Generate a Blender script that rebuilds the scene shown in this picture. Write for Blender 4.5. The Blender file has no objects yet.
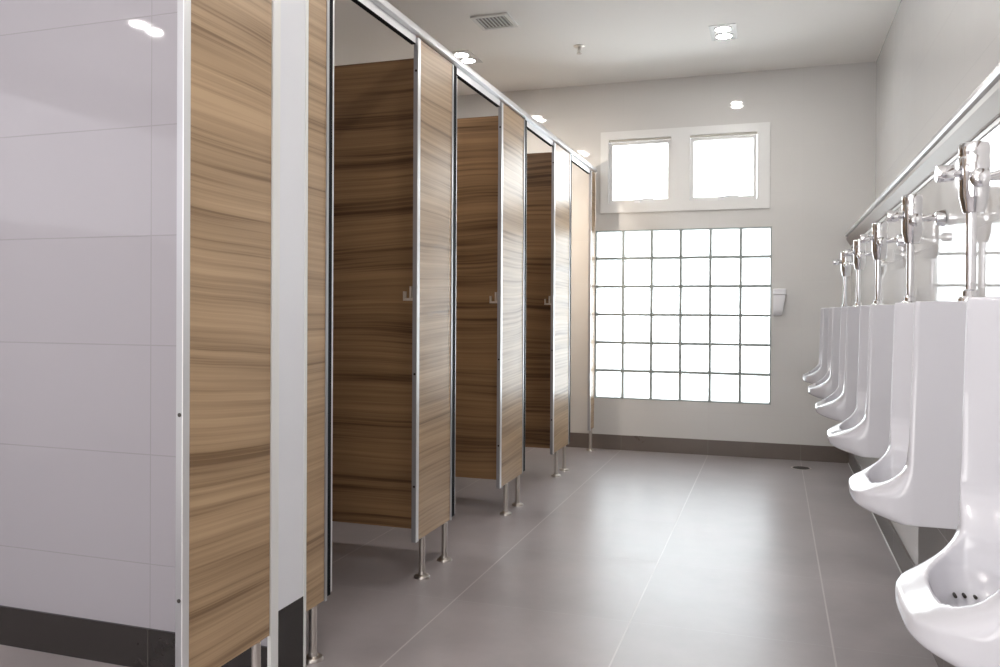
import bpy, bmesh, math, random
from mathutils import Vector, Matrix
random.seed(4)
col = bpy.context.scene.collection
PI = math.pi

# ---------------------------------------------------------------- dimensions (metres)
YF = 5.862          # far wall
XR = 0.4726         # lower right wall (urinal wall)
XU = 0.611          # upper right wall, set back above the ledge
XL = -2.86          # rear wall of the stalls
XN = -4.6           # left wall of the front area
YN = -2.6           # wall behind the viewer
YC = 1.85           # cross wall beside the first stall
ZC = 2.612
ZL = 1.47
XS = -1.225         # stall front face

# ---------------------------------------------------------------- materials
def new_mat(name):
    m = bpy.data.materials.new(name); m.use_nodes = True
    nt = m.node_tree
    for n in list(nt.nodes): nt.nodes.remove(n)
    out = nt.nodes.new('ShaderNodeOutputMaterial')
    b = nt.nodes.new('ShaderNodeBsdfPrincipled')
    nt.links.new(b.outputs[0], out.inputs[0])
    return m, nt, b, out

def N(nt, t, **kw):
    n = nt.nodes.new(t)
    for k, v in kw.items(): setattr(n, k, v)
    return n

def simple(name, c, rough=0.5, metal=0.0, spec=0.5, noise=0.0, nscale=30, coat=0.0):
    m, nt, b, out = new_mat(name)
    b.inputs['Base Color'].default_value = (*c, 1)
    b.inputs['Roughness'].default_value = rough
    b.inputs['Metallic'].default_value = metal
    b.inputs['Specular IOR Level'].default_value = spec
    b.inputs['Coat Weight'].default_value = coat
    if noise:
        tc = N(nt, 'ShaderNodeTexCoord'); nz = N(nt, 'ShaderNodeTexNoise')
        nz.inputs['Scale'].default_value = nscale; nz.inputs['Detail'].default_value = 4
        nt.links.new(tc.outputs['Object'], nz.inputs['Vector'])
        mr = N(nt, 'ShaderNodeMapRange')
        mr.inputs['To Min'].default_value = max(0.0, rough - noise); mr.inputs['To Max'].default_value = rough + noise
        nt.links.new(nz.outputs['Fac'], mr.inputs['Value']); nt.links.new(mr.outputs[0], b.inputs['Roughness'])
    return m

def tiled(name, c, seam, axis, w, h, off, rough, mortar=0.003, var=0.03, mottle=0.0, bump=0.0, spec=0.5, wave=0.0, lines=False):
    """tile sheet in world coordinates: axis = 'X','Y' (walls) or 'F' (floor)"""
    m, nt, b, out = new_mat(name)
    g = N(nt, 'ShaderNodeNewGeometry'); sp = N(nt, 'ShaderNodeSeparateXYZ')
    nt.links.new(g.outputs['Position'], sp.inputs[0])
    cb = N(nt, 'ShaderNodeCombineXYZ')
    def shifted(o, d):
        a = N(nt, 'ShaderNodeMath', operation='SUBTRACT'); nt.links.new(o, a.inputs[0]); a.inputs[1].default_value = d
        return a.outputs[0]
    if axis == 'X': u, v = sp.outputs[0], sp.outputs[2]
    elif axis == 'Y': u, v = sp.outputs[1], sp.outputs[2]
    else: u, v = sp.outputs[0], sp.outputs[1]
    nt.links.new(shifted(u, off[0] - 20 * w), cb.inputs[0]); nt.links.new(shifted(v, off[1] - 20 * h), cb.inputs[1])
    br = N(nt, 'ShaderNodeTexBrick'); br.offset = 0; br.squash = 1
    br.inputs['Scale'].default_value = 1; br.inputs['Mortar Size'].default_value = mortar / 2
    br.inputs['Mortar Smooth'].default_value = 0.1
    br.inputs['Brick Width'].default_value = w; br.inputs['Row Height'].default_value = h
    d = tuple(max(0, x * (1 - var)) for x in c)
    br.inputs['Color1'].default_value = (*c, 1); br.inputs['Color2'].default_value = (*d, 1)
    br.inputs['Mortar'].default_value = (*seam, 1)
    nt.links.new(cb.outputs[0], br.inputs['Vector'])
    cout = br.outputs['Color']
    if mottle:
        nz = N(nt, 'ShaderNodeTexNoise'); nz.inputs['Scale'].default_value = 2.6; nz.inputs['Detail'].default_value = 8
        nz.inputs['Roughness'].default_value = 0.62
        nt.links.new(cb.outputs[0], nz.inputs['Vector'])
        mr = N(nt, 'ShaderNodeMapRange'); mr.inputs['From Min'].default_value = .3; mr.inputs['From Max'].default_value = .7
        mr.inputs['To Min'].default_value = 1 - mottle; mr.inputs['To Max'].default_value = 1 + mottle
        nt.links.new(nz.outputs['Fac'], mr.inputs['Value'])
        mx = N(nt, 'ShaderNodeMix', data_type='RGBA', blend_type='MULTIPLY'); mx.inputs['Factor'].default_value = 1
        nt.links.new(cout, mx.inputs[6]); nt.links.new(mr.outputs[0], mx.inputs[7])
        cout = mx.outputs[2]
        r2 = N(nt, 'ShaderNodeMapRange'); r2.inputs['To Min'].default_value = rough - .06; r2.inputs['To Max'].default_value = rough + .08
        nt.links.new(nz.outputs['Fac'], r2.inputs['Value']); nt.links.new(r2.outputs[0], b.inputs['Roughness'])
    else:
        b.inputs['Roughness'].default_value = rough
    if lines:      # long joints across the room are paler than the cross joints
        d1 = N(nt, 'ShaderNodeMath', operation='DIVIDE'); nt.links.new(shifted(u, off[0] - 20 * w), d1.inputs[0]); d1.inputs[1].default_value = w
        d2 = N(nt, 'ShaderNodeMath', operation='PINGPONG'); nt.links.new(d1.outputs[0], d2.inputs[0]); d2.inputs[1].default_value = .5
        d3 = N(nt, 'ShaderNodeMath', operation='LESS_THAN'); nt.links.new(d2.outputs[0], d3.inputs[0]); d3.inputs[1].default_value = .0026 / w
        mx = N(nt, 'ShaderNodeMix', data_type='RGBA'); nt.links.new(d3.outputs[0], mx.inputs[0]); nt.links.new(cout, mx.inputs[6]); mx.inputs[7].default_value = (.46, .43, .42, 1)
        cout = mx.outputs[2]
    nt.links.new(cout, b.inputs['Base Color'])
    b.inputs['Specular IOR Level'].default_value = spec
    inv = N(nt, 'ShaderNodeMath', operation='SUBTRACT'); inv.inputs[0].default_value = 1
    nt.links.new(br.outputs['Fac'], inv.inputs[1])
    bp = N(nt, 'ShaderNodeBump'); bp.inputs['Strength'].default_value = 0.5; bp.inputs['Distance'].default_value = bump or 0.001
    nt.links.new(inv.outputs[0], bp.inputs['Height'])
    last = bp
    if wave:
        wz = N(nt, 'ShaderNodeTexNoise'); wz.inputs['Scale'].default_value = 5; wz.inputs['Detail'].default_value = 1
        nt.links.new(cb.outputs[0], wz.inputs['Vector'])
        b2 = N(nt, 'ShaderNodeBump'); b2.inputs['Strength'].default_value = 1; b2.inputs['Distance'].default_value = wave
        nt.links.new(wz.outputs['Fac'], b2.inputs['Height']); nt.links.new(bp.outputs[0], b2.inputs['Normal'])
        last = b2
    nt.links.new(last.outputs[0], b.inputs['Normal'])
    return m

def wood(name, light, dark, rough, spec=0.5):
    """oak laminate with horizontal grain, object space: grain runs along x+y, varies along z"""
    m, nt, b, out = new_mat(name)
    tc = N(nt, 'ShaderNodeTexCoord'); sp = N(nt, 'ShaderNodeSeparateXYZ'); nt.links.new(tc.outputs['Object'], sp.inputs[0])
    oi = N(nt, 'ShaderNodeObjectInfo')
    ad = N(nt, 'ShaderNodeMath', operation='ADD'); nt.links.new(sp.outputs[0], ad.inputs[0]); nt.links.new(sp.outputs[1], ad.inputs[1])
    rz = N(nt, 'ShaderNodeMath', operation='MULTIPLY'); nt.links.new(oi.outputs['Random'], rz.inputs[0]); rz.inputs[1].default_value = 37
    # gentle undulation of the grain
    w1 = N(nt, 'ShaderNodeCombineXYZ'); nt.links.new(ad.outputs[0], w1.inputs[0]); nt.links.new(sp.outputs[2], w1.inputs[1]); nt.links.new(rz.outputs[0], w1.inputs[2])
    wn = N(nt, 'ShaderNodeTexNoise'); wn.inputs['Scale'].default_value = 1.3; wn.inputs['Detail'].default_value = 1
    nt.links.new(w1.outputs[0], wn.inputs['Vector'])
    wm = N(nt, 'ShaderNodeMath', operation='MULTIPLY_ADD'); nt.links.new(wn.outputs['Fac'], wm.inputs[0]); wm.inputs[1].default_value = 0.09
    nt.links.new(sp.outputs[2], wm.inputs[2])
    def layer(sx, sz, det, rg=0.55):
        c = N(nt, 'ShaderNodeCombineXYZ')
        a = N(nt, 'ShaderNodeMath', operation='MULTIPLY'); nt.links.new(ad.outputs[0], a.inputs[0]); a.inputs[1].default_value = sx
        z = N(nt, 'ShaderNodeMath', operation='MULTIPLY'); nt.links.new(wm.outputs[0], z.inputs[0]); z.inputs[1].default_value = sz
        nt.links.new(a.outputs[0], c.inputs[0]); nt.links.new(z.outputs[0], c.inputs[1]); nt.links.new(rz.outputs[0], c.inputs[2])
        n = N(nt, 'ShaderNodeTexNoise'); n.inputs['Scale'].default_value = 1; n.inputs['Detail'].default_value = det; n.inputs['Roughness'].default_value = rg
        nt.links.new(c.outputs[0], n.inputs['Vector'])
        return n.outputs['Fac']
    a = layer(0.7, 12, 2); c = layer(.9, 75, 3, .5); d = layer(2.2, 300, 2)
    m1 = N(nt, 'ShaderNodeMath', operation='MULTIPLY_ADD'); nt.links.new(a, m1.inputs[0]); m1.inputs[1].default_value = .42
    s1 = N(nt, 'ShaderNodeMath', operation='MULTIPLY'); nt.links.new(c, s1.inputs[0]); s1.inputs[1].default_value = .43
    nt.links.new(s1.outputs[0], m1.inputs[2])
    m2 = N(nt, 'ShaderNodeMath', operation='MULTIPLY_ADD'); nt.links.new(d, m2.inputs[0]); m2.inputs[1].default_value = .15
    nt.links.new(m1.outputs[0], m2.inputs[2])
    cr = N(nt, 'ShaderNodeValToRGB')
    e = cr.color_ramp.elements
    e[0].position = .375; e[0].color = (*dark, 1); e[1].position = .615; e[1].color = (*light, 1)
    mid = tuple(.45 * x + .55 * y for x, y in zip(dark, light))
    k = cr.color_ramp.elements.new(.47); k.color = (*mid, 1)
    nt.links.new(m2.outputs[0], cr.inputs[0]); nt.links.new(cr.outputs[0], b.inputs['Base Color'])
    b.inputs['Roughness'].default_value = rough; b.inputs['Specular IOR Level'].default_value = spec
    return m

M = {}
M['tile_white_x'] = tiled('white glazed wall tile far', (.66, .65, .635), (.63, .62, .605), 'X', .6, .3, (0.17, -.01), .04, .002, .012, wave=.00025)
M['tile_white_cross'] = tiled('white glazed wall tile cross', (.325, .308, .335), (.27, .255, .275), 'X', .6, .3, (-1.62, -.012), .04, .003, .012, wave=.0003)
M['tile_white_y'] = tiled('white glazed wall tile side', (.68, .675, .67), (.6, .6, .6), 'Y', .6, .3, (.2, .0), .04, .002, .01, wave=.0004)
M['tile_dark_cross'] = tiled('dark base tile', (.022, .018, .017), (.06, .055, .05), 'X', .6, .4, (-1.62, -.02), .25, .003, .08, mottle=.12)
M['tile_dark'] = tiled('dark grey-brown base tile', (.15, .122, .105), (.2, .18, .17), 'X', .6, .4, (.17, -.02), .28, .003, .08, mottle=.12)
M['tile_dark_y'] = tiled('dark grey-brown base tile side', (.17, .15, .145), (.3, .28, .27), 'Y', .6, .4, (.1, -.02), .5, .003, .08, mottle=.12, spec=.15)
M['floor'] = tiled('grey porcelain floor tile', (.32, .288, .292), (.35, .33, .33), 'F', .6, .655, (-.43, 2.63),    .33, .0035, .05, mottle=.15, spec=1.0, lines=True)
M['ceiling'] = simple('matt white ceiling paint', (.90, .885, .86), .85)
M['paint'] = simple('white wall paint', (.66, .64, .63), .6)
M['wood'] = wood('light oak laminate', (.50, .345, .205), (.20, .12, .06), .34, .42)
M['wood_shade'] = wood('oak laminate in stall shade', (.37, .22, .11), (.10, .052, .024), .38, .4)  # same oak, with the shade inside the stalls put into the colour
M['alu'] = simple('pale anodised aluminium', (.78, .78, .79), .33, .55, .5)
M['alu_grey'] = simple('grey anodised aluminium', (.42, .42, .44), .35, .8)
M['steel'] = simple('brushed stainless steel', (.62, .58, .54), .3, 1.0)
M['chrome'] = simple('polished chrome', (.86, .86, .88), .06, 1.0)
M['ledge'] = simple('edging in reflected brown', (.24, .195, .165), .35, .25, .2)  # brown-grey reflection of the stainless edging put into its base colour
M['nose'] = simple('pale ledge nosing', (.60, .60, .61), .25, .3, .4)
M['ceramic'] = simple('white vitreous china', (.56, .555, .59), .12, 0, .45)
M['pier'] = simple('white glazed pier tile', (.80, .81, .85), .06)
M['vent_dark'] = simple('vent duct shadow', (.30, .29, .28), .8)
M['black'] = simple('black rubber', (.006, .006, .008), .7, spec=.1)
M['darkhole'] = simple('dark drain opening', (.03, .025, .02), .6)
M['frame'] = simple('white powder coated frame', (.76, .76, .75), .35)
M['bead'] = simple('tan hinge seal', (.50, .47, .42), .5)
M['white_plastic'] = simple('white plastic', (.80, .80, .83), .3)
M['mortar'] = simple('grey green mortar', (.33, .36, .35), .8)
M['bronze'] = simple('dull keeper metal', (.75, .68, .60), .35, .6)

def glass_mat():
    m, nt, b, out = new_mat('clear window glass'); nt.nodes.remove(b)
    t = N(nt, 'ShaderNodeBsdfTransparent'); t.inputs[0].default_value = (.96, .98, .98, 1)
    g = N(nt, 'ShaderNodeBsdfGlossy'); g.inputs['Roughness'].default_value = .02
    f = N(nt, 'ShaderNodeFresnel'); f.inputs[0].default_value = 1.3
    mx = N(nt, 'ShaderNodeMixShader'); nt.links.new(f.outputs[0], mx.inputs[0]); nt.links.new(t.outputs[0], mx.inputs[1]); nt.links.new(g.outputs[0], mx.inputs[2])
    nt.links.new(mx.outputs[0], out.inputs[0]); return m
M['glass'] = glass_mat()

def block_mat():
    m, nt, b, out = new_mat('pressed glass block'); nt.nodes.remove(b)
    tc = N(nt, 'ShaderNodeTexCoord'); sp = N(nt, 'ShaderNodeSeparateXYZ'); nt.links.new(tc.outputs['Object'], sp.inputs[0])
    def ribs(o):
        s = N(nt, 'ShaderNodeMath', operation='MULTIPLY'); nt.links.new(o, s.inputs[0]); s.inputs[1].default_value = 2 * PI / .016
        q = N(nt, 'ShaderNodeMath', operation='SINE'); nt.links.new(s.outputs[0], q.inputs[0]); return q.outputs[0]
    ad = N(nt, 'ShaderNodeMath', operation='ADD'); nt.links.new(ribs(sp.outputs[0]), ad.inputs[0]); nt.links.new(ribs(sp.outputs[2]), ad.inputs[1])
    mr = N(nt, 'ShaderNodeMapRange'); mr.inputs['From Min'].default_value = -2; mr.inputs['From Max'].default_value = 2
    nt.links.new(ad.outputs[0], mr.inputs['Value'])
    cr = N(nt, 'ShaderNodeMix', data_type='RGBA'); nt.links.new(mr.outputs[0], cr.inputs[0])
    cr.inputs[6].default_value = (.80, .84, .85, 1); cr.inputs[7].default_value = (.95, .96, .97, 1)
    tl = N(nt, 'ShaderNodeBsdfTranslucent'); tr = N(nt, 'ShaderNodeBsdfTransparent'); gl = N(nt, 'ShaderNodeBsdfGlossy')
    gl.inputs['Roughness'].default_value = .15
    nt.links.new(cr.outputs[2], tl.inputs[0]); nt.links.new(cr.outputs[2], tr.inputs[0])
    a = N(nt, 'ShaderNodeMixShader'); a.inputs[0].default_value = .55
    nt.links.new(tl.outputs[0], a.inputs[1]); nt.links.new(tr.outputs[0], a.inputs[2])
    c = N(nt, 'ShaderNodeMixShader'); c.inputs[0].default_value = .06
    nt.links.new(a.outputs[0], c.inputs[1]); nt.links.new(gl.outputs[0], c.inputs[2])
    nt.links.new(c.outputs[0], out.inputs[0]); return m
M['block'] = block_mat()

def emit_mat(name, c, s):
    m, nt, b, out = new_mat(name)
    b.inputs['Base Color'].default_value = (*c, 1); b.inputs['Emission Color'].default_value = (*c, 1); b.inputs['Emission Strength'].default_value = s
    return m
M['lamp'] = emit_mat('lit lamp lens', (1, .97, .93), 90)

# ---------------------------------------------------------------- geometry helpers
def bx(bm, x0, x1, y0, y1, z0, z1):
    v = [bm.verts.new(p) for p in ((x0, y0, z0), (x1, y0, z0), (x1, y1, z0), (x0, y1, z0), (x0, y0, z1), (x1, y0, z1), (x1, y1, z1), (x0, y1, z1))]
    for f in ((3, 2, 1, 0), (4, 5, 6, 7), (0, 1, 5, 4), (1, 2, 6, 5), (2, 3, 7, 6), (3, 0, 4, 7)): bm.faces.new([v[i] for i in f])

def rbx(bm, x0, x1, y0, y1, z0, z1, r=.002, seg=2):
    t = bmesh.new(); bx(t, x0, x1, y0, y1, z0, z1)
    bmesh.ops.bevel(t, geom=t.edges[:], offset=r, segments=seg, affect='EDGES', profile=.5)
    merge(bm, t)

def merge(bm, t, mat=None):
    me = bpy.data.meshes.new('tmp'); t.to_mesh(me); t.free()
    if mat is not None: me.transform(mat)
    bm.from_mesh(me); bpy.data.meshes.remove(me)

def lathe(bm, prof, seg=32, mat=None, cap=True):
    """prof = [(r,z)...] about z"""
    t = bmesh.new(); rings = []
    for r, z in prof:
        rings.append([t.verts.new((r * math.cos(2 * PI * i / seg), r * math.sin(2 * PI * i / seg), z)) for i in range(seg)])
    for a, b in zip(rings, rings[1:]):
        for i in range(seg): t.faces.new((a[i], a[(i + 1) % seg], b[(i + 1) % seg], b[i]))
    if cap: t.faces.new(rings[0][::-1]); t.faces.new(rings[-1])
    merge(bm, t, mat)

def place(loc, axis='Z', rot=None):
    m = Matrix.Translation(loc)
    if axis == 'X': m = m @ Matrix.Rotation(PI / 2, 4, 'Y')
    if axis == '-X': m = m @ Matrix.Rotation(-PI / 2, 4, 'Y')
    if axis == '-Y': m = m @ Matrix.Rotation(PI / 2, 4, 'X')
    if axis == '-Z': m = m @ Matrix.Rotation(PI, 4, 'X')
    return m

def tube(bm, pts, r, seg=16):
    """swept tube through points, capped"""
    pts = [Vector(p) for p in pts]; t = bmesh.new(); rings = []
    for i, p in enumerate(pts):
        d = (pts[min(i + 1, len(pts) - 1)] - pts[max(i - 1, 0)]).normalized()
        up = Vector((0, 0, 1)) if abs(d.z) < .9 else Vector((0, 1, 0))
        s = d.cross(up).normalized(); u = s.cross(d)
        rings.append([t.verts.new(p + r * (math.cos(2 * PI * k / seg) * s + math.sin(2 * PI * k / seg) * u)) for k in range(seg)])
    for a, b in zip(rings, rings[1:]):
        for k in range(seg): t.faces.new((a[k], a[(k + 1) % seg], b[(k + 1) % seg], b[k]))
    t.faces.new(rings[0][::-1]); t.faces.new(rings[-1])
    bmesh.ops.recalc_face_normals(t, faces=t.faces[:])
    merge(bm, t)

def prism(bm, outline, y0, y1):
    """outline in x,z extruded along y"""
    a = [bm.verts.new((x, y0, z)) for x, z in outline]; b = [bm.verts.new((x, y1, z)) for x, z in outline]
    n = len(a); fs = [bm.faces.new(a), bm.faces.new(b[::-1])]
    for i in range(n): fs.append(bm.faces.new((a[(i + 1) % n], a[i], b[i], b[(i + 1) % n])))
    bmesh.ops.recalc_face_normals(bm, faces=fs)

def obj(name, bm, mat, parent=None, loc=(0, 0, 0), smooth=False):
    me = bpy.data.meshes.new(name); bm.to_mesh(me); bm.free()
    o = bpy.data.objects.new(name, me); col.objects.link(o); o.location = loc
    me.materials.append(M[mat] if isinstance(mat, str) else mat)
    if smooth:
        for p in me.polygons: p.use_smooth = True
        try: me.set_sharp_from_angle(angle=math.radians(38))
        except Exception: pass
    if parent: o.parent = parent
    return o

def struct(name, bm, mat, parent=None):
    o = obj(name, bm, mat, parent)
    if parent is None: o['kind'] = 'structure'
    return o

def tag(o, label, cat, group=None):
    o['label'] = label; o['category'] = cat
    if group: o['group'] = group
    return o

def thing(name, loc, label, cat, group=None):
    o = bpy.data.objects.new(name, None); o.empty_display_size = .1; col.objects.link(o); o.location = loc
    return tag(o, label, cat, group)

def dup(root, loc, label):
    def cp(o, parent):
        c = o.copy(); col.objects.link(c)
        if parent: c.parent = parent
        for ch in kids[o.name]: cp(ch, c)
        return c
    kids = {}
    def walk(o):
        kids[o.name] = list(o.children)
        for ch in o.children: walk(ch)
    walk(root)
    r = cp(root, None); r.location = loc; r['label'] = label
    return r

# ---------------------------------------------------------------- room shell
T = .12
b = bmesh.new(); bx(b, XN - T, XU + T, YN - T, YF + T, -.1, 0); struct('floor', b, 'floor')
b = bmesh.new(); bx(b, XN - T, XU + T, YN - T, YF + T, ZC, ZC + .1); struct('ceiling', b, 'ceiling')

# far wall with three openings
W1 = (-1.19, -.037, 1.685, 2.262)           # casement pair
GB = (-1.226, -.022, .362, 1.562)           # glass block panel
xs = [XL - T, -1.226, -1.19, -.037, -.022, XU + T]; zs = [0, GB[2], GB[3], W1[2], W1[3], ZC]
b = bmesh.new()
bx(b, XL - T, GB[0], YF, YF + .2, 0, ZC); bx(b, GB[1], XU + T, YF, YF + .2, 0, ZC)
bx(b, GB[0], GB[1], YF, YF + .2, 0, GB[2]); bx(b, GB[0], GB[1], YF, YF + .2, GB[3], W1[2]); bx(b, GB[0], GB[1], YF, YF + .2, W1[3], ZC)
bx(b, GB[0], W1[0], YF, YF + .2, W1[2], W1[3]); bx(b, W1[1], GB[1], YF, YF + .2, W1[2], W1[3])
struct('wall_far', b, 'tile_white_x')
b = bmesh.new(); bx(b, XR, XU + T, YN, YF, 0, ZL); struct('wall_right', b, 'tile_white_y')
b = bmesh.new(); bx(b, XU, XU + T, YN, YF, ZL, ZC); struct('wall_upper_right', b, 'tile_white_y')
b = bmesh.new(); bx(b, XL - T, XL, YC + .15, YF, 0, ZC); struct('wall_left', b, 'paint')
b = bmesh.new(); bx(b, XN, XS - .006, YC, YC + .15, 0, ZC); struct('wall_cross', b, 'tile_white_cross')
b = bmesh.new(); bx(b, XN - T, XN, YN, YC, 0, ZC); struct('wall_outer_left', b, 'paint')
b = bmesh.new(); bx(b, XN - T, XU + T, YN - T, YN, 0, ZC); struct('wall_near', b, 'paint')

BZ = .105
b = bmesh.new(); bx(b, XL, XR, YF - .010, YF, 0, BZ); struct('baseboard_far', b, 'tile_dark')
b = bmesh.new(); bx(b, XR - .008, XR, YN, YF - .010, 0, BZ); struct('baseboard_right', b, 'tile_dark_y')
b = bmesh.new(); bx(b, XL, XS - .014, YC - .008, YC, 0, .112); bx(b, XS - .006, XS, YC + .016, YC + .139, 0, .2)
struct('baseboard_cross', b, 'tile_dark_cross')
b = bmesh.new()
bx(b, XS - .010, XS + .001, YC - .016, YC + .016, 0, ZC); bx(b, XS - .010, XS + .001, YC + .139, YC + .152, 0, ZC)
struct('trim_1', b, 'frame')
b = bmesh.new(); bx(b, XS - .006, XS - .001, YC + .016, YC + .139, .2, ZC); struct('trim_5', b, 'pier')
# white grout line where floor meets the right wall
b = bmesh.new(); bx(b, XR - .012, XR - .008, YN, YF - .01, 0, .004); struct('trim_2', b, 'frame')
# polished edging along the ledge above the urinals
b = bmesh.new()
out = [(XR, 1.424), (XR - .006, 1.424), (XR - .010, 1.428), (XR - .030, 1.462), (XR - .032, 1.474), (XR - .028, 1.478), (XR, 1.478)]
prism(b, out, YN, YF)
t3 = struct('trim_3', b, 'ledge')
b = bmesh.new()
out = [(XR, 1.478), (XR - .026, 1.478), (XR - .026, 1.481), (XR - .036, 1.484), (XR - .040, 1.490), (XR - .036, 1.505), (XR - .028, 1.508), (XU, 1.508), (XU, 1.478)]
prism(b, out, YN, YF)
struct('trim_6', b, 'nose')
b = bmesh.new(); bx(b, XR - .004, XR, YN, YF, 1.412, 1.423); struct('trim_4', b, 'frame')

# ---------------------------------------------------------------- casement windows
b = bmesh.new()
y0, y1 = YF - .012, YF + .09
SX = [(-1.132, -.693), (-.565, -.120)]; SZ = (1.752, 2.205)
bx(b, W1[0], W1[1], y0, y1, W1[2], SZ[0]); bx(b, W1[0], W1[1], y0, y1, SZ[1], W1[3])
bx(b, W1[0], SX[0][0], y0, y1, SZ[0], SZ[1]); bx(b, SX[0][1], SX[1][0], y0, y1, SZ[0], SZ[1]); bx(b, SX[1][1], W1[1], y0, y1, SZ[0], SZ[1])
wf = struct('window_1', b, 'frame')
for s in SX:
    b = bmesh.new(); x0, x1 = s[0] + .003, s[1] - .003; z0, z1 = SZ[0] + .003, SZ[1] - .016; t = .022; yy = YF + .012
    for q in ((x0, x1, z0, z0 + t), (x0, x1, z1 - t, z1), (x0, x0 + t, z0 + t, z1 - t), (x1 - t, x1, z0 + t, z1 - t)):
        bx(b, q[0], q[1], yy, yy + .045, q[2], q[3])
    sash = obj('window_sash', b, 'frame', wf)
    b = bmesh.new(); bx(b, x0 + t, x1 - t, yy + .02, yy + .026, z0 + t, z1 - t); obj('pane', b, 'glass', sash)
    b = bmesh.new(); bx(b, s[0], s[1], YF - .004, YF + .03, SZ[1] - .012, SZ[1] - .002); obj('hinge_seal', b, 'bead', sash)
    cx = (x0 + x1) / 2
    b = bmesh.new(); rbx(b, cx - .035, cx + .01, YF - .006, YF + .014, z0 - .002, z0 + .018, .003)
    tube(b, [(cx - .02, YF - .006, z0 + .014), (cx + .03, YF - .012, z0 + .02), (cx + .1, YF - .006, z0 + .024)], .005, 8)
    tube(b, [(cx - .028, YF + .005, z0 + .01), (cx - .028, YF + .005, z0 + .045)], .0035, 8)
    obj('stay_handle', b, 'white_plastic', sash, smooth=True)

# ---------------------------------------------------------------- glass block panel
w2 = bpy.data.objects.new('window_2', None); col.objects.link(w2); w2['kind'] = 'structure'
w2.location = (GB[0], YF, GB[2])
P = .2004
b = bmesh.new()
for i in range(7):
    x = i * .2006; h = .0085
    bx(b, max(0, x - h), min(1.204, x + h), -.001, .085, 0, 1.2)
for j in range(7):
    z = j * .2; h = .0085
    bx(b, 0, 1.204, -.0005, .0845, max(0, z - h), min(1.2, z + h))
obj('mortar_grid', b, 'mortar', w2)
bb = bmesh.new(); rbx(bb, -.0925, .0925, 0, .08, -.0922, .0922, .009, 3)
first = obj('glass_block', bb, 'block', w2, smooth=True)
k = 0
for i in range(6):
    for j in range(6):
        o = first if k == 0 else first.copy()
        if k: col.objects.link(o); o.parent = w2
        o.location = (.1003 + i * .2006, .006, .1 + j * .2); k += 1

# ---------------------------------------------------------------- toilet stalls
PB, PT = .148, 1.968      # bottom and top of pilasters
TH = .013
def pilaster(y0, y1, label, legs, screws=True, keeper=True, near=True, far=True, seal=.03):
    yc = (y0 + y1) / 2; r = thing('stall_pilaster', (XS - TH / 2, yc, 0), label, 'stall panel', 'oak stall front panels')
    h = (y1 - y0) / 2; x0, x1 = -TH / 2, TH / 2
    b = bmesh.new(); bx(b, x0 + .001, x1 - .001, -h + .003, h - .003, PB + .003, PT); obj('panel', b, 'wood', r)
    if near:     # aluminium jamb: grey edge face, pale front lip
        b = bmesh.new(); bx(b, x0 - .003, x1 - .0005, -h, -h + .003, PB, PT); bx(b, x0 - .003, x0 + .001, -h + .003, -h + .022, PB, PT)
        obj('edge_channel', b, 'alu_grey', r)
        b = bmesh.new(); bx(b, x1 - .0005, x1 + .002, -h, -h + .022, PB, PT); obj('edge_trim', b, 'alu', r)
    if far:
        b = bmesh.new(); bx(b, x1 - .001, x1 + .002, h - .018, h - .005, PB, PT); obj('edge_trim', b, 'alu_grey', r)
        b = bmesh.new(); bx(b, x0 + .002, x1 + .001, h - .005, h + seal, PB + .01, PT); obj('rubber_seal', b, 'black', r)
    if screws:
        for z in (.757, 1.85, .35):
            b = bmesh.new(); lathe(b, [(.0045, 0), (.0045, .0015), (.002, .002)], 12, place((0, -h, z), '-Y')); obj('screw', b, 'darkhole', r)
    if keeper:
        b = bmesh.new()
        xk = x0 - .002
        bx(b, xk - .003, xk, -h + .004, -h + .028, 1.022, 1.078)
        bx(b, xk - .042, xk - .003, -h + .006, -h + .026, 1.022, 1.031)
        bx(b, xk - .042, xk - .037, -h + .006, -h + .026, 1.022, 1.056); bx(b, xk - .016, xk - .011, -h + .006, -h + .026, 1.022, 1.074)
        obj('door_keeper', b, 'bronze', r)
    for ly in legs:
        y = ly - yc
        b = bmesh.new(); lathe(b, [(.0115, .012), (.0115, PB + .003)], 24, place((0, y, 0)))
        lg = obj('leg', b, 'steel', r, smooth=True)
        b = bmesh.new(); lathe(b, [(.030, 0), (.030, .004), (.027, .009), (.014, .013), (.0125, .022)], 32, place((0, y, 0)))
        obj('foot_flange', b, 'steel', lg, smooth=True)
    return r
pilaster(1.495, 1.832, 'widest-looking oak stall panel nearest the viewer, in front of white tiled cross wall', (1.57, 1.78), keeper=False, far=False)
pilaster(2.004, 2.118, 'narrow oak strip panel just beyond the white tiled wall end, on a single leg', (2.05,), screws=False, keeper=False, near=False, seal=.016)
pilaster(2.738, 3.09, 'oak stall front panel on two legs between the first and second door openings', (2.812, 3.032))
pilaster(3.70, 4.085, 'oak stall front panel on two legs, second of the three between door openings', (3.816, 4.013))
pilaster(4.682, 5.085, 'window-lit oak stall front panel farthest of the three between door openings', (4.796, 4.991))
pilaster(5.70, YF - .011, 'slim end panel of the stall row beside the glass block window', (5.76,), far=False, screws=False, keeper=False)

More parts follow.
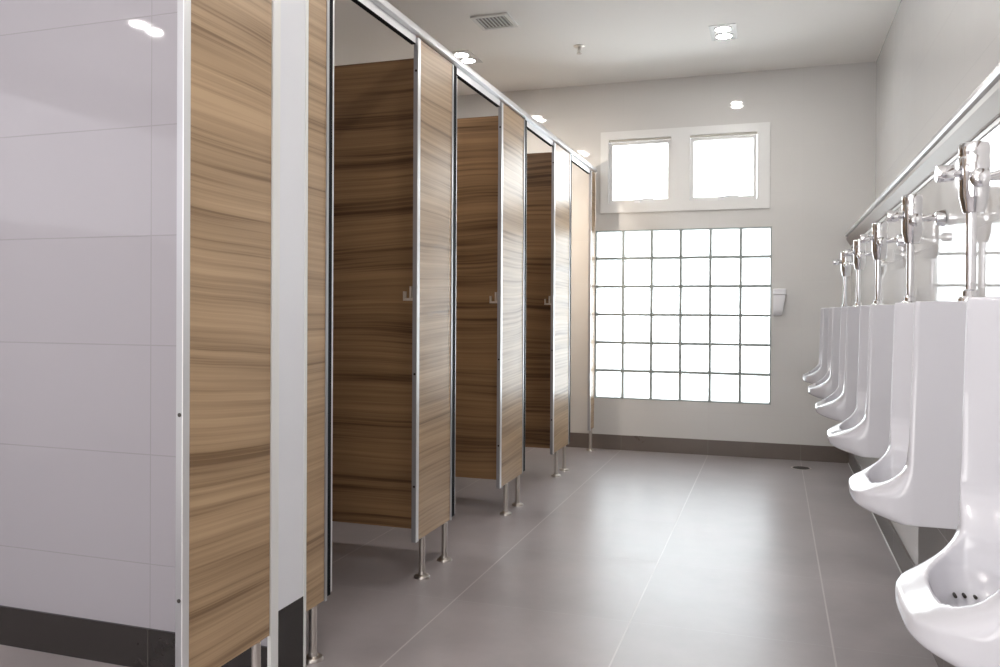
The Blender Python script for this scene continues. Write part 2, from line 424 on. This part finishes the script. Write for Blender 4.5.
def partition(y, label):
    r = thing('stall_partition', (0, y, 0), label, 'partition', 'dark oak dividers between stalls')
    b = bmesh.new(); bx(b, XL + .001, XS - TH - .003, -.012, .012, .15, 1.945); obj('panel', b, 'wood_shade', r)
    b = bmesh.new(); bx(b, XL, XS - TH - .003, -.013, .013, 1.945, 1.949); obj('edge_trim', b, 'wood_shade', r)
    for q in (-1.9, -2.6):
        b = bmesh.new(); lathe(b, [(.0115, .012), (.0115, .152)], 24, place((q, 0, 0)))
        lg = obj('leg', b, 'steel', r, smooth=True)
        b = bmesh.new(); lathe(b, [(.030, 0), (.030, .004), (.027, .009), (.014, .013), (.0125, .022)], 32, place((q, 0, 0))); obj('foot_flange', b, 'steel', lg, smooth=True)
    return r
partition(2.914, 'large shaded oak divider seen through the first, widest stall opening')
partition(3.893, 'shaded oak divider seen through the second stall opening')
partition(4.884, 'reddish shaded oak divider seen through the third stall opening, nearest the window')

def door(y, label):
    r = thing('stall_door', (XS - .003, y, 0), label, 'door', 'inward-opened oak stall doors')
    w = .545
    b = bmesh.new(); bx(b, -w, -.004, -.005, .005, .165, 1.935); obj('door_leaf', b, 'wood_shade', r)
    b = bmesh.new(); bx(b, -.004, 0, -.006, .006, .162, 1.938); bx(b, -.016, -.004, .005, .006, .162, 1.938); obj('edge_trim', b, 'alu', r)
    b = bmesh.new(); bx(b, -w - .004, -w, -.007, .007, .162, 1.938); obj('edge_trim', b, 'alu', r)
    b = bmesh.new(); rbx(b, -w + .02, -w + .08, -.020, -.006, 1.03, 1.07, .004); obj('latch', b, 'bronze', r)
    for z in (.3, 1.8):
        b = bmesh.new(); lathe(b, [(.004, 0), (.004, .07)], 16, place((-.016, .0105, z))); obj('hinge', b, 'alu_grey', r, smooth=True)
    return r
door(2.143, 'opened first stall door, thin white edge beside the narrow oak strip panel')
door(3.129, 'opened second stall door, thin edge beyond the first two-legged panel')
door(4.124, 'opened third stall door, thin edge beyond the middle two-legged panel')
door(5.124, 'opened fourth stall door, thin edge closest to the window')

# head rail
r = thing('headrail', (XS - .013, 0, 0), 'long white aluminium head rail running along the top of the oak stalls', 'rail')
def railseg(y0, y1):
    b = bmesh.new()
    out = [(-.021, 1.982), (-.021, 1.995)] + [(-.021 + .021 * (1 - math.cos(a)), 1.995 + .020 * math.sin(a)) for a in [PI * k / 12 for k in range(1, 12)]] + [(.021, 1.995), (.021, 1.982), (.013, 1.978), (-.013, 1.978)]
    prism(b, out, y0, y1); return b
obj('rail_cap', railseg(1.46, YF - .001), 'alu', r, smooth=True)
for n, (y0, y1) in zip(('first', 'second', 'third', 'fourth'), ((2.152, 2.738), (3.138, 3.70), (4.133, 4.682), (5.133, 5.70))):
    r = thing('door_header', (XS - .013, (y0 + y1) / 2, 1.943), 'white aluminium header channel under the head rail over the %s stall opening' % n, 'door header', 'header channels over the stall openings')
    h = (y1 - y0) / 2
    b = bmesh.new(); bx(b, -.012, .004, -h, h, .005, .034); obj('channel', b, 'alu', r)
    b = bmesh.new(); bx(b, -.012, .0045, -h, h, .002, .005); obj('stop_strip', b, 'black', r)

# ---------------------------------------------------------------- urinals
HW = .15; XB = .252; ZT = 1.012; ZB = .572
def xb_(z): return XB - .009 * min(1, max(0, 1 - (z - .66) / .35))
def ss(a, c, x):
    t = min(1, max(0, (x - a) / (c - a))); return t * t * (3 - 2 * t)
def gfun(y, hw=.1495):
    t = abs(y) / hw
    return 0 if t >= 1 else (1 - t ** 3.6) ** .6
def lipprof(z, y):
    z1 = z - .010 * (min(abs(y), .14) / .13) ** 2
    if z1 >= .682: p = 0
    elif z1 > .616: p = ((.682 - z1) / .066) ** 1.7
    else: p = 1
    if z < .60: p = min(p, max(0, 1 - .70 * ((.60 - z) / .028) ** 2.2))
    return p
def outer_ring(z):
    pts = []; n = 56; r = .007
    for i in range(n + 1):
        a = -1 + 2 * i / n
        y = HW * math.copysign(1 - (1 - abs(a)) ** 1.5, a)
        x = xb_(z)
        if abs(y) > HW - r: x += r - math.sqrt(max(0, r * r - (abs(y) - HW + r) ** 2))
        x += .004 * (y / HW) ** 2
        x -= .090 * gfun(y) * lipprof(z, y)
        pts.append((x, y))
    back = [(XR - d, HW) for d in (.14, .07, 0)] + [(XR, 0)] + [(XR - d, -HW) for d in (0, .07, .14)]
    return pts + back
def cav_ring(z):
    s = ss(.575, .66, z); h = .072 + .036 * s + .030 * ss(.67, .75, z); t = .058 - .026 * s; D = .055 + .035 * ss(.59, .72, z); X0 = xb_(z)
    n = 36; pts = []
    for i in range(n + 1):
        a = -1 + 2 * i / n; y = h * math.copysign(1 - (1 - abs(a)) ** 1.5, a)
        gg = (max(0, 1 - (abs(y) / h) ** 3.2)) ** .6 if abs(y) < h else 0
        x = (X0 - .004) - (.090 - .004 - t) * gg
        if z > .705: x = .13
        pts.append((x, y))
    for i in range(n + 1):
        y = h - 2 * h * i / n
        pts.append((X0 + .006 + D * (1 - (abs(y) / h) ** 2.3), y))
    return pts
def loft(rings_z, fn):
    bm = bmesh.new(); R = [[bm.verts.new((x, y, z)) for x, y in fn(z)] for z in rings_z]
    for a, c in zip(R, R[1:]):
        n = len(a)
        for i in range(n): bm.faces.new((a[i], a[(i + 1) % n], c[(i + 1) % n], c[i]))
    bm.faces.new(R[0][::-1]); bm.faces.new(R[-1])
    bmesh.ops.triangulate(bm, faces=[f for f in bm.faces if len(f.verts) > 4])
    bmesh.ops.recalc_face_normals(bm, faces=bm.faces[:])
    me = bpy.data.meshes.new('t'); bm.to_mesh(me); bm.free()
    o = bpy.data.objects.new('t', me); col.objects.link(o); return o
zz = [ZB + (.75 - ZB) * i / 46 for i in range(47)] + [.80, .85, .9, .95, ZT]
oo = loft(zz, outer_ring)
cz = [.592, .596, .60, .61, .625, .64, .66, .68, .695, .704, .7055, .72, .735, .75, .765, .80, .88, .95, 1.0, 1.05]
cc = loft(cz, cav_ring)
md = oo.modifiers.new('b', 'BOOLEAN'); md.operation = 'DIFFERENCE'; md.solver = 'EXACT'; md.object = cc
rm = oo.modifiers.new('r', 'REMESH'); rm.mode = 'VOXEL'; rm.voxel_size = .003; rm.use_smooth_shade = True
sm = oo.modifiers.new('s', 'SMOOTH'); sm.factor = .5; sm.iterations = 4
dg = bpy.context.evaluated_depsgraph_get(); dg.update()
ume = bpy.data.meshes.new_from_object(oo.evaluated_get(dg), preserve_all_data_layers=False, depsgraph=dg)
for o in (oo, cc): bpy.data.objects.remove(o)
ume.materials.clear(); ume.materials.append(M['ceramic'])
for p in ume.polygons: p.use_smooth = True
ume.transform(Matrix.Translation((-XR + .0035, 0, 0)))

def make_urinal(y, label):
    r = thing('urinal', (XR, y, 0), label, 'urinal', 'wall-hung urinals in a row')
    o = bpy.data.objects.new('bowl', ume); col.objects.link(o); o.parent = r
    for (px, py) in ((-.238, .079), (-.226, .083), (-.213, .083), (-.200, .081), (-.238, -.079), (-.226, -.083), (-.213, -.083), (-.200, -.081)):
        b = bmesh.new(); lathe(b, [(.0022, -.010), (.0022, .010)], 10, place((px, py, .606), '-Y')); obj('drain_hole', b, 'darkhole', r)
    b = bmesh.new(); lathe(b, [(.028, 0), (.028, .004), (.024, .006), (.008, .006)], 28, place((XB - XR + .02, 0, .5935))); obj('drain_strainer', b, 'chrome', r, smooth=True)
    return r
YU = [1.185] + [1.935 + .8 * i for i in range(5)]
ul = ['nearest white urinal, cut off by the right edge of the photo, its drain holes visible',
      'second nearest white urinal, above the dark tiled boxing', 'third nearest white urinal, middle of the row, thin front edge',
      'fourth nearest white urinal, with pointed lip over the far baseboard', 'fifth nearest white urinal, second from the far wall',
      'farthest and smallest-looking white urinal, next to the far wall']
u0 = make_urinal(YU[0], ul[0])
for y, l in list(zip(YU, ul))[1:]: dup(u0, (XR, y, 0), l)

# flush valves
XP = .379
def make_valve(y, label):
    r = thing('flush_valve', (XP, y, ZT), label, 'flush valve', 'chrome urinal flush valves')
    z0 = ZT
    def Z(z): return z - z0
    b = bmesh.new(); lathe(b, [(.0098, .006), (.0098, Z(1.20))], 24); obj('flush_pipe', b, 'chrome', r, smooth=True)
    b = bmesh.new(); lathe(b, [(.024, -.004), (.024, .006), (.021, .010), (.015, .012), (.015, .022), (.012, .025)], 32); obj('spud_flange', b, 'chrome', r, smooth=True)
    b = bmesh.new()
    lathe(b, [(.014, Z(1.192)), (.019, Z(1.193)), (.0215, Z(1.198)), (.0265, Z(1.222)), (.0275, Z(1.224)), (.0275, Z(1.262)), (.0282, Z(1.264)), (.0282, Z(1.304)), (.0275, Z(1.306)), (.0275, Z(1.310)), (.0282, Z(1.312)), (.0282, Z(1.329)), (.026, Z(1.334)), (.02, Z(1.3355))], 40, place((.004, 0, 0)))
    obj('valve_body', b, 'chrome', r, smooth=True)
    b = bmesh.new()
    lathe(b, [(.008, .022), (.008, .036), (.016, .037), (.0175, .040), (.0175, .066), (.016, .069), (.009, .069), (.007, .067)], 32, place((.004, 0, Z(1.275)), '-X'))
    obj('push_button', b, 'chrome', r, smooth=True)
    b = bmesh.new()
    lathe(b, [(.012, .02), (.012, .030), (.015, .034), (.0185, .040), (.019, .048), (.016, .056), (.010, .060), (.006, .0605)], 32, place((.006, 0, Z(1.258)), '-Y'))
    sk = obj('stop_cock', b, 'chrome', r, smooth=True)
    b = bmesh.new(); tube(b, [(.006, -.046, Z(1.258)), (.03, -.050, Z(1.263)), (.048, -.052, Z(1.268))], .0055, 12); obj('lever', b, 'chrome', sk, smooth=True)
    b = bmesh.new(); lathe(b, [(.009, .02), (.009, XR - XP - .006)], 24, place((.004, 0, Z(1.266)), 'X')); obj('supply_pipe', b, 'chrome', r, smooth=True)
    b = bmesh.new(); lathe(b, [(.012, XR - XP - .030), (.020, XR - XP - .026), (.024, XR - XP - .008), (.0245, XR - XP - .004)], 32, place((0, 0, Z(1.266)), 'X')); obj('wall_flange', b, 'chrome', r, smooth=True)
    return r
vl = ['largest chrome flush valve, nearest, standing on the second urinal', 'chrome flush valve standing on the third urinal, second from right',
      'middle chrome flush valve of the five seen, on the fourth urinal', 'small chrome flush valve on the fifth urinal, second from far end',
      'smallest chrome flush valve on the farthest urinal']
v0 = make_valve(YU[1] - .03, vl[0])
for i in range(2, 6): dup(v0, (XP, YU[i] - .03, ZT), vl[i - 1])

# dark tiled boxing under the second urinal
b = bmesh.new(); bx(b, XR - .032, XR - .0085, 1.55, 2.93, 0, .47)
tag(obj('pipe_boxing', b, 'tile_dark_y'), 'dark brown tiled boxing low on the wall under the second nearest urinal', 'pipe boxing')

# ---------------------------------------------------------------- small fittings
r = thing('floor_drain', (.165, 5.57, 0), 'round dark floor drain near the foot of the far wall', 'drain')
b = bmesh.new(); lathe(b, [(.062, 0), (.062, .002), (.056, .003), (.052, .002)], 40); obj('rim', b, 'steel', r, smooth=True)
b = bmesh.new(); lathe(b, [(.051, 0), (.051, .0025)], 40)
for k in range(7):
    x = -.036 + .012 * k; l = math.sqrt(.046 ** 2 - x * x); bx(b, x - .002, x + .002, -l, l, .0025, .0038)
obj('grate', b, 'darkhole', r)

r = thing('wall_dispenser', (.030, YF, 1.05), 'small white plastic dispenser on the far wall beside the glass block window', 'dispenser')
b = bmesh.new()
prof = [(0, .0), (-.045, .0), (-.052, -.03), (-.050, -.09), (-.040, -.125), (-.020, -.140), (0, -.140)]
a = [bm_ for bm_ in prof]
ring0 = [b.verts.new((-.040, y, .052 + z)) for y, z in a]; ring1 = [b.verts.new((.036 + .3 * z * (z < -.08) * .5, y, .052 + z)) for y, z in a]
n = len(a); fs = [b.faces.new(ring0), b.faces.new(ring1[::-1])]
for i in range(n): fs.append(b.faces.new((ring0[(i + 1) % n], ring0[i], ring1[i], ring1[(i + 1) % n])))
bmesh.ops.recalc_face_normals(b, faces=fs)
bmesh.ops.bevel(b, geom=b.edges[:], offset=.004, segments=2, affect='EDGES')
obj('body', b, 'white_plastic', r, smooth=True)
b = bmesh.new(); rbx(b, -.042, .040, -.054, 0, .052, .092, .004); obj('lid', b, 'white_plastic', r)

r = thing('ceiling_vent', (-1.503, 4.41, ZC), 'square white louvred vent in the ceiling over the stalls', 'vent')
b = bmesh.new(); s, q = .108, .086
bx(b, -s, s, -s, -q, -.010, 0); bx(b, -s, s, q, s, -.010, 0); bx(b, -s, -q, -q, q, -.010, 0); bx(b, q, s, -q, q, -.010, 0)
obj('frame', b, 'frame', r)
b = bmesh.new(); bx(b, -q, q, -q, q, -.0015, -.0005); obj('backing', b, 'vent_dark', r)
for k in range(8):
    x = -q + .012 + k * .0212
    t = bmesh.new(); bx(t, -.0098, .0098, -q, q, -.0008, .0008)
    b = bmesh.new(); merge(b, t, Matrix.Translation((x, 0, -.007)) @ Matrix.Rotation(math.radians(28), 4, 'Y')); obj('louvre', b, 'frame', r)

r = thing('fire_sprinkler', (-1.151, 4.985, ZC), 'small metal fire sprinkler hanging from the ceiling', 'sprinkler')
b = bmesh.new(); lathe(b, [(.036, 0), (.034, .004), (.015, .010)], 32, place((0, 0, 0), '-Z')); obj('escutcheon', b, 'steel', r, smooth=True)
b = bmesh.new(); lathe(b, [(.009, .008), (.009, .022), (.006, .024), (.004, .042)], 20, place((0, 0, 0), '-Z'))
tube(b, [(-.008, 0, -.02), (-.013, 0, -.032), (-.003, 0, -.045)], .002, 8); tube(b, [(.008, 0, -.02), (.013, 0, -.032), (.003, 0, -.045)], .002, 8)
obj('head', b, 'steel', r, smooth=True)
b = bmesh.new(); lathe(b, [(.004, .044), (.016, .045), (.016, .047), (.004, .048)], 24, place((0, 0, 0), '-Z')); obj('deflector', b, 'steel', r)

# twin downlights
def downlight(x, y, label):
    r = thing('downlight', (x, y, ZC), label, 'ceiling light', 'twin recessed downlights')
    b = bmesh.new(); w, l = .075, .135
    bx(b, -w, w, -l, -l + .012, -.004, 0); bx(b, -w, w, l - .012, l, -.004, 0); bx(b, -w, -w + .012, -l + .012, l - .012, -.004, 0); bx(b, w - .012, w, -l + .012, l - .012, -.004, 0)
    bx(b, -w + .012, w - .012, -l + .012, l - .012, -.0015, 0)
    obj('frame', b, 'frame', r)
    for s in (-1, 1):
        b = bmesh.new(); lathe(b, [(.050, .001), (.050, .005), (.044, .007), (.041, .005)], 36, place((0, s * .062, 0), '-Z')); c = obj('lamp_ring', b, 'frame', r, smooth=True)
        b = bmesh.new(); lathe(b, [(.0415, .002), (.0415, .0055), (.03, .007)], 36, place((0, s * .062, 0), '-Z')); obj('lamp', b, 'lamp', c)
    return r
d0 = downlight(-.294, 4.983, 'lit twin downlight in the ceiling in front of the right casement window')
dup(d0, (-1.90, 4.985, ZC), 'lit twin downlight in the ceiling above the stall head rail')
for k, (x, y) in enumerate(((-1.88, 3.35), (-.294, 3.35), (-.294, 1.65), (-.294, 0.0), (-1.9, -.1), (-3.45, -.2), (-.294, -1.7), (-1.9, -1.7))):
    n = ['over the second stall', 'above the middle of the aisle', 'above the near part of the aisle', 'directly above the viewer', 'above the front area left of the viewer',
         'far to the left in the front area', 'behind the viewer above the aisle', 'behind the viewer to the left'][k]
    dup(d0, (x, y, ZC), 'lit twin downlight in the ceiling ' + n)

# ---------------------------------------------------------------- daylight and added fill lights
w = bpy.data.worlds.new('World'); bpy.context.scene.world = w; w.use_nodes = True
bg = w.node_tree.nodes['Background']; bg.inputs[0].default_value = (.96, .98, 1, 1); bg.inputs[1].default_value = 3.8
def portal(name, cx, cz, sx, sz):
    l = bpy.data.lights.new(name, 'AREA'); l.shape = 'RECTANGLE'; l.size = sx; l.size_y = sz; l.cycles.is_portal = True
    o = bpy.data.objects.new(name, l); col.objects.link(o); o.location = (cx, YF + .21, cz); o.rotation_euler = (-PI / 2, 0, 0)
portal('window_light', (W1[0] + W1[1]) / 2, (W1[2] + W1[3]) / 2, 1.16, .6)
portal('window_light', (GB[0] + GB[1]) / 2, (GB[2] + GB[3]) / 2, 1.22, 1.22)

def area(name, loc, rot, sx, sy, power, c=(1, 1, 1)):
    l = bpy.data.lights.new(name, 'AREA'); l.shape = 'RECTANGLE'; l.size = sx; l.size_y = sy; l.energy = power; l.color = c
    o = bpy.data.objects.new(name, l); col.objects.link(o); o.location = loc; o.rotation_euler = rot
area('fill_behind', (-2.25, YN + .5, 1.8), (PI / 2 + .4, 0, 0), 3.5, 1.3, 14, (.93, .93, 1))  # added soft fill behind the viewer, no real opening there
pl = bpy.data.lights.new('stall_fill', 'SPOT'); pl.energy = 22; pl.color = (1, .87, .72); pl.shadow_soft_size = .05; pl.spot_size = 2.4; pl.spot_blend = 1  # added warm fill for the far wall inside the last stall
po = bpy.data.objects.new('stall_fill', pl); col.objects.link(po); po.location = (-1.95, 5.02, 1.7); po.rotation_euler = (math.radians(72), 0, math.radians(-20))
area('fill_up', (-1.4, -.9, .5), (PI + -.3, 0, 0), 2.2, 1.2, 24, (1, .98, .95))  # added fill that brightens the ceiling from below, not a fitting
area('fill_left', (XN + .25, -.5, 1.9), (PI / 2 + .4, 0, -PI / 2), 2.6, .9, 3, (.93, .93, 1))  # added weak fill from the left, no window behind it

# ---------------------------------------------------------------- camera
cd = bpy.data.cameras.new('camera'); cam = bpy.data.objects.new('camera', cd); col.objects.link(cam)
F, yaw, pitch, roll = 828.2546, .3203, -.0058, .0055
fw = Vector((-math.sin(yaw), math.cos(yaw), 0)); rt = Vector((math.cos(yaw), math.sin(yaw), 0)); up = Vector((0, 0, 1))
f2 = math.cos(pitch) * fw + math.sin(pitch) * up; u2 = -math.sin(pitch) * fw + math.cos(pitch) * up
r3 = math.cos(roll) * rt + math.sin(roll) * u2; u3 = -math.sin(roll) * rt + math.cos(roll) * u2
m = Matrix((r3, u3, -f2)).transposed().to_4x4(); m.translation = (0, 0, .99)
cam.matrix_world = m
cd.sensor_width = 36; cd.lens = F / 1000 * 36; cd.shift_y = -.0187; cd.clip_start = .02
bpy.context.scene.camera = cam
sc = bpy.context.scene
sc.view_settings.view_transform = 'Standard'; sc.view_settings.look = 'None'; sc.view_settings.exposure = 1.36
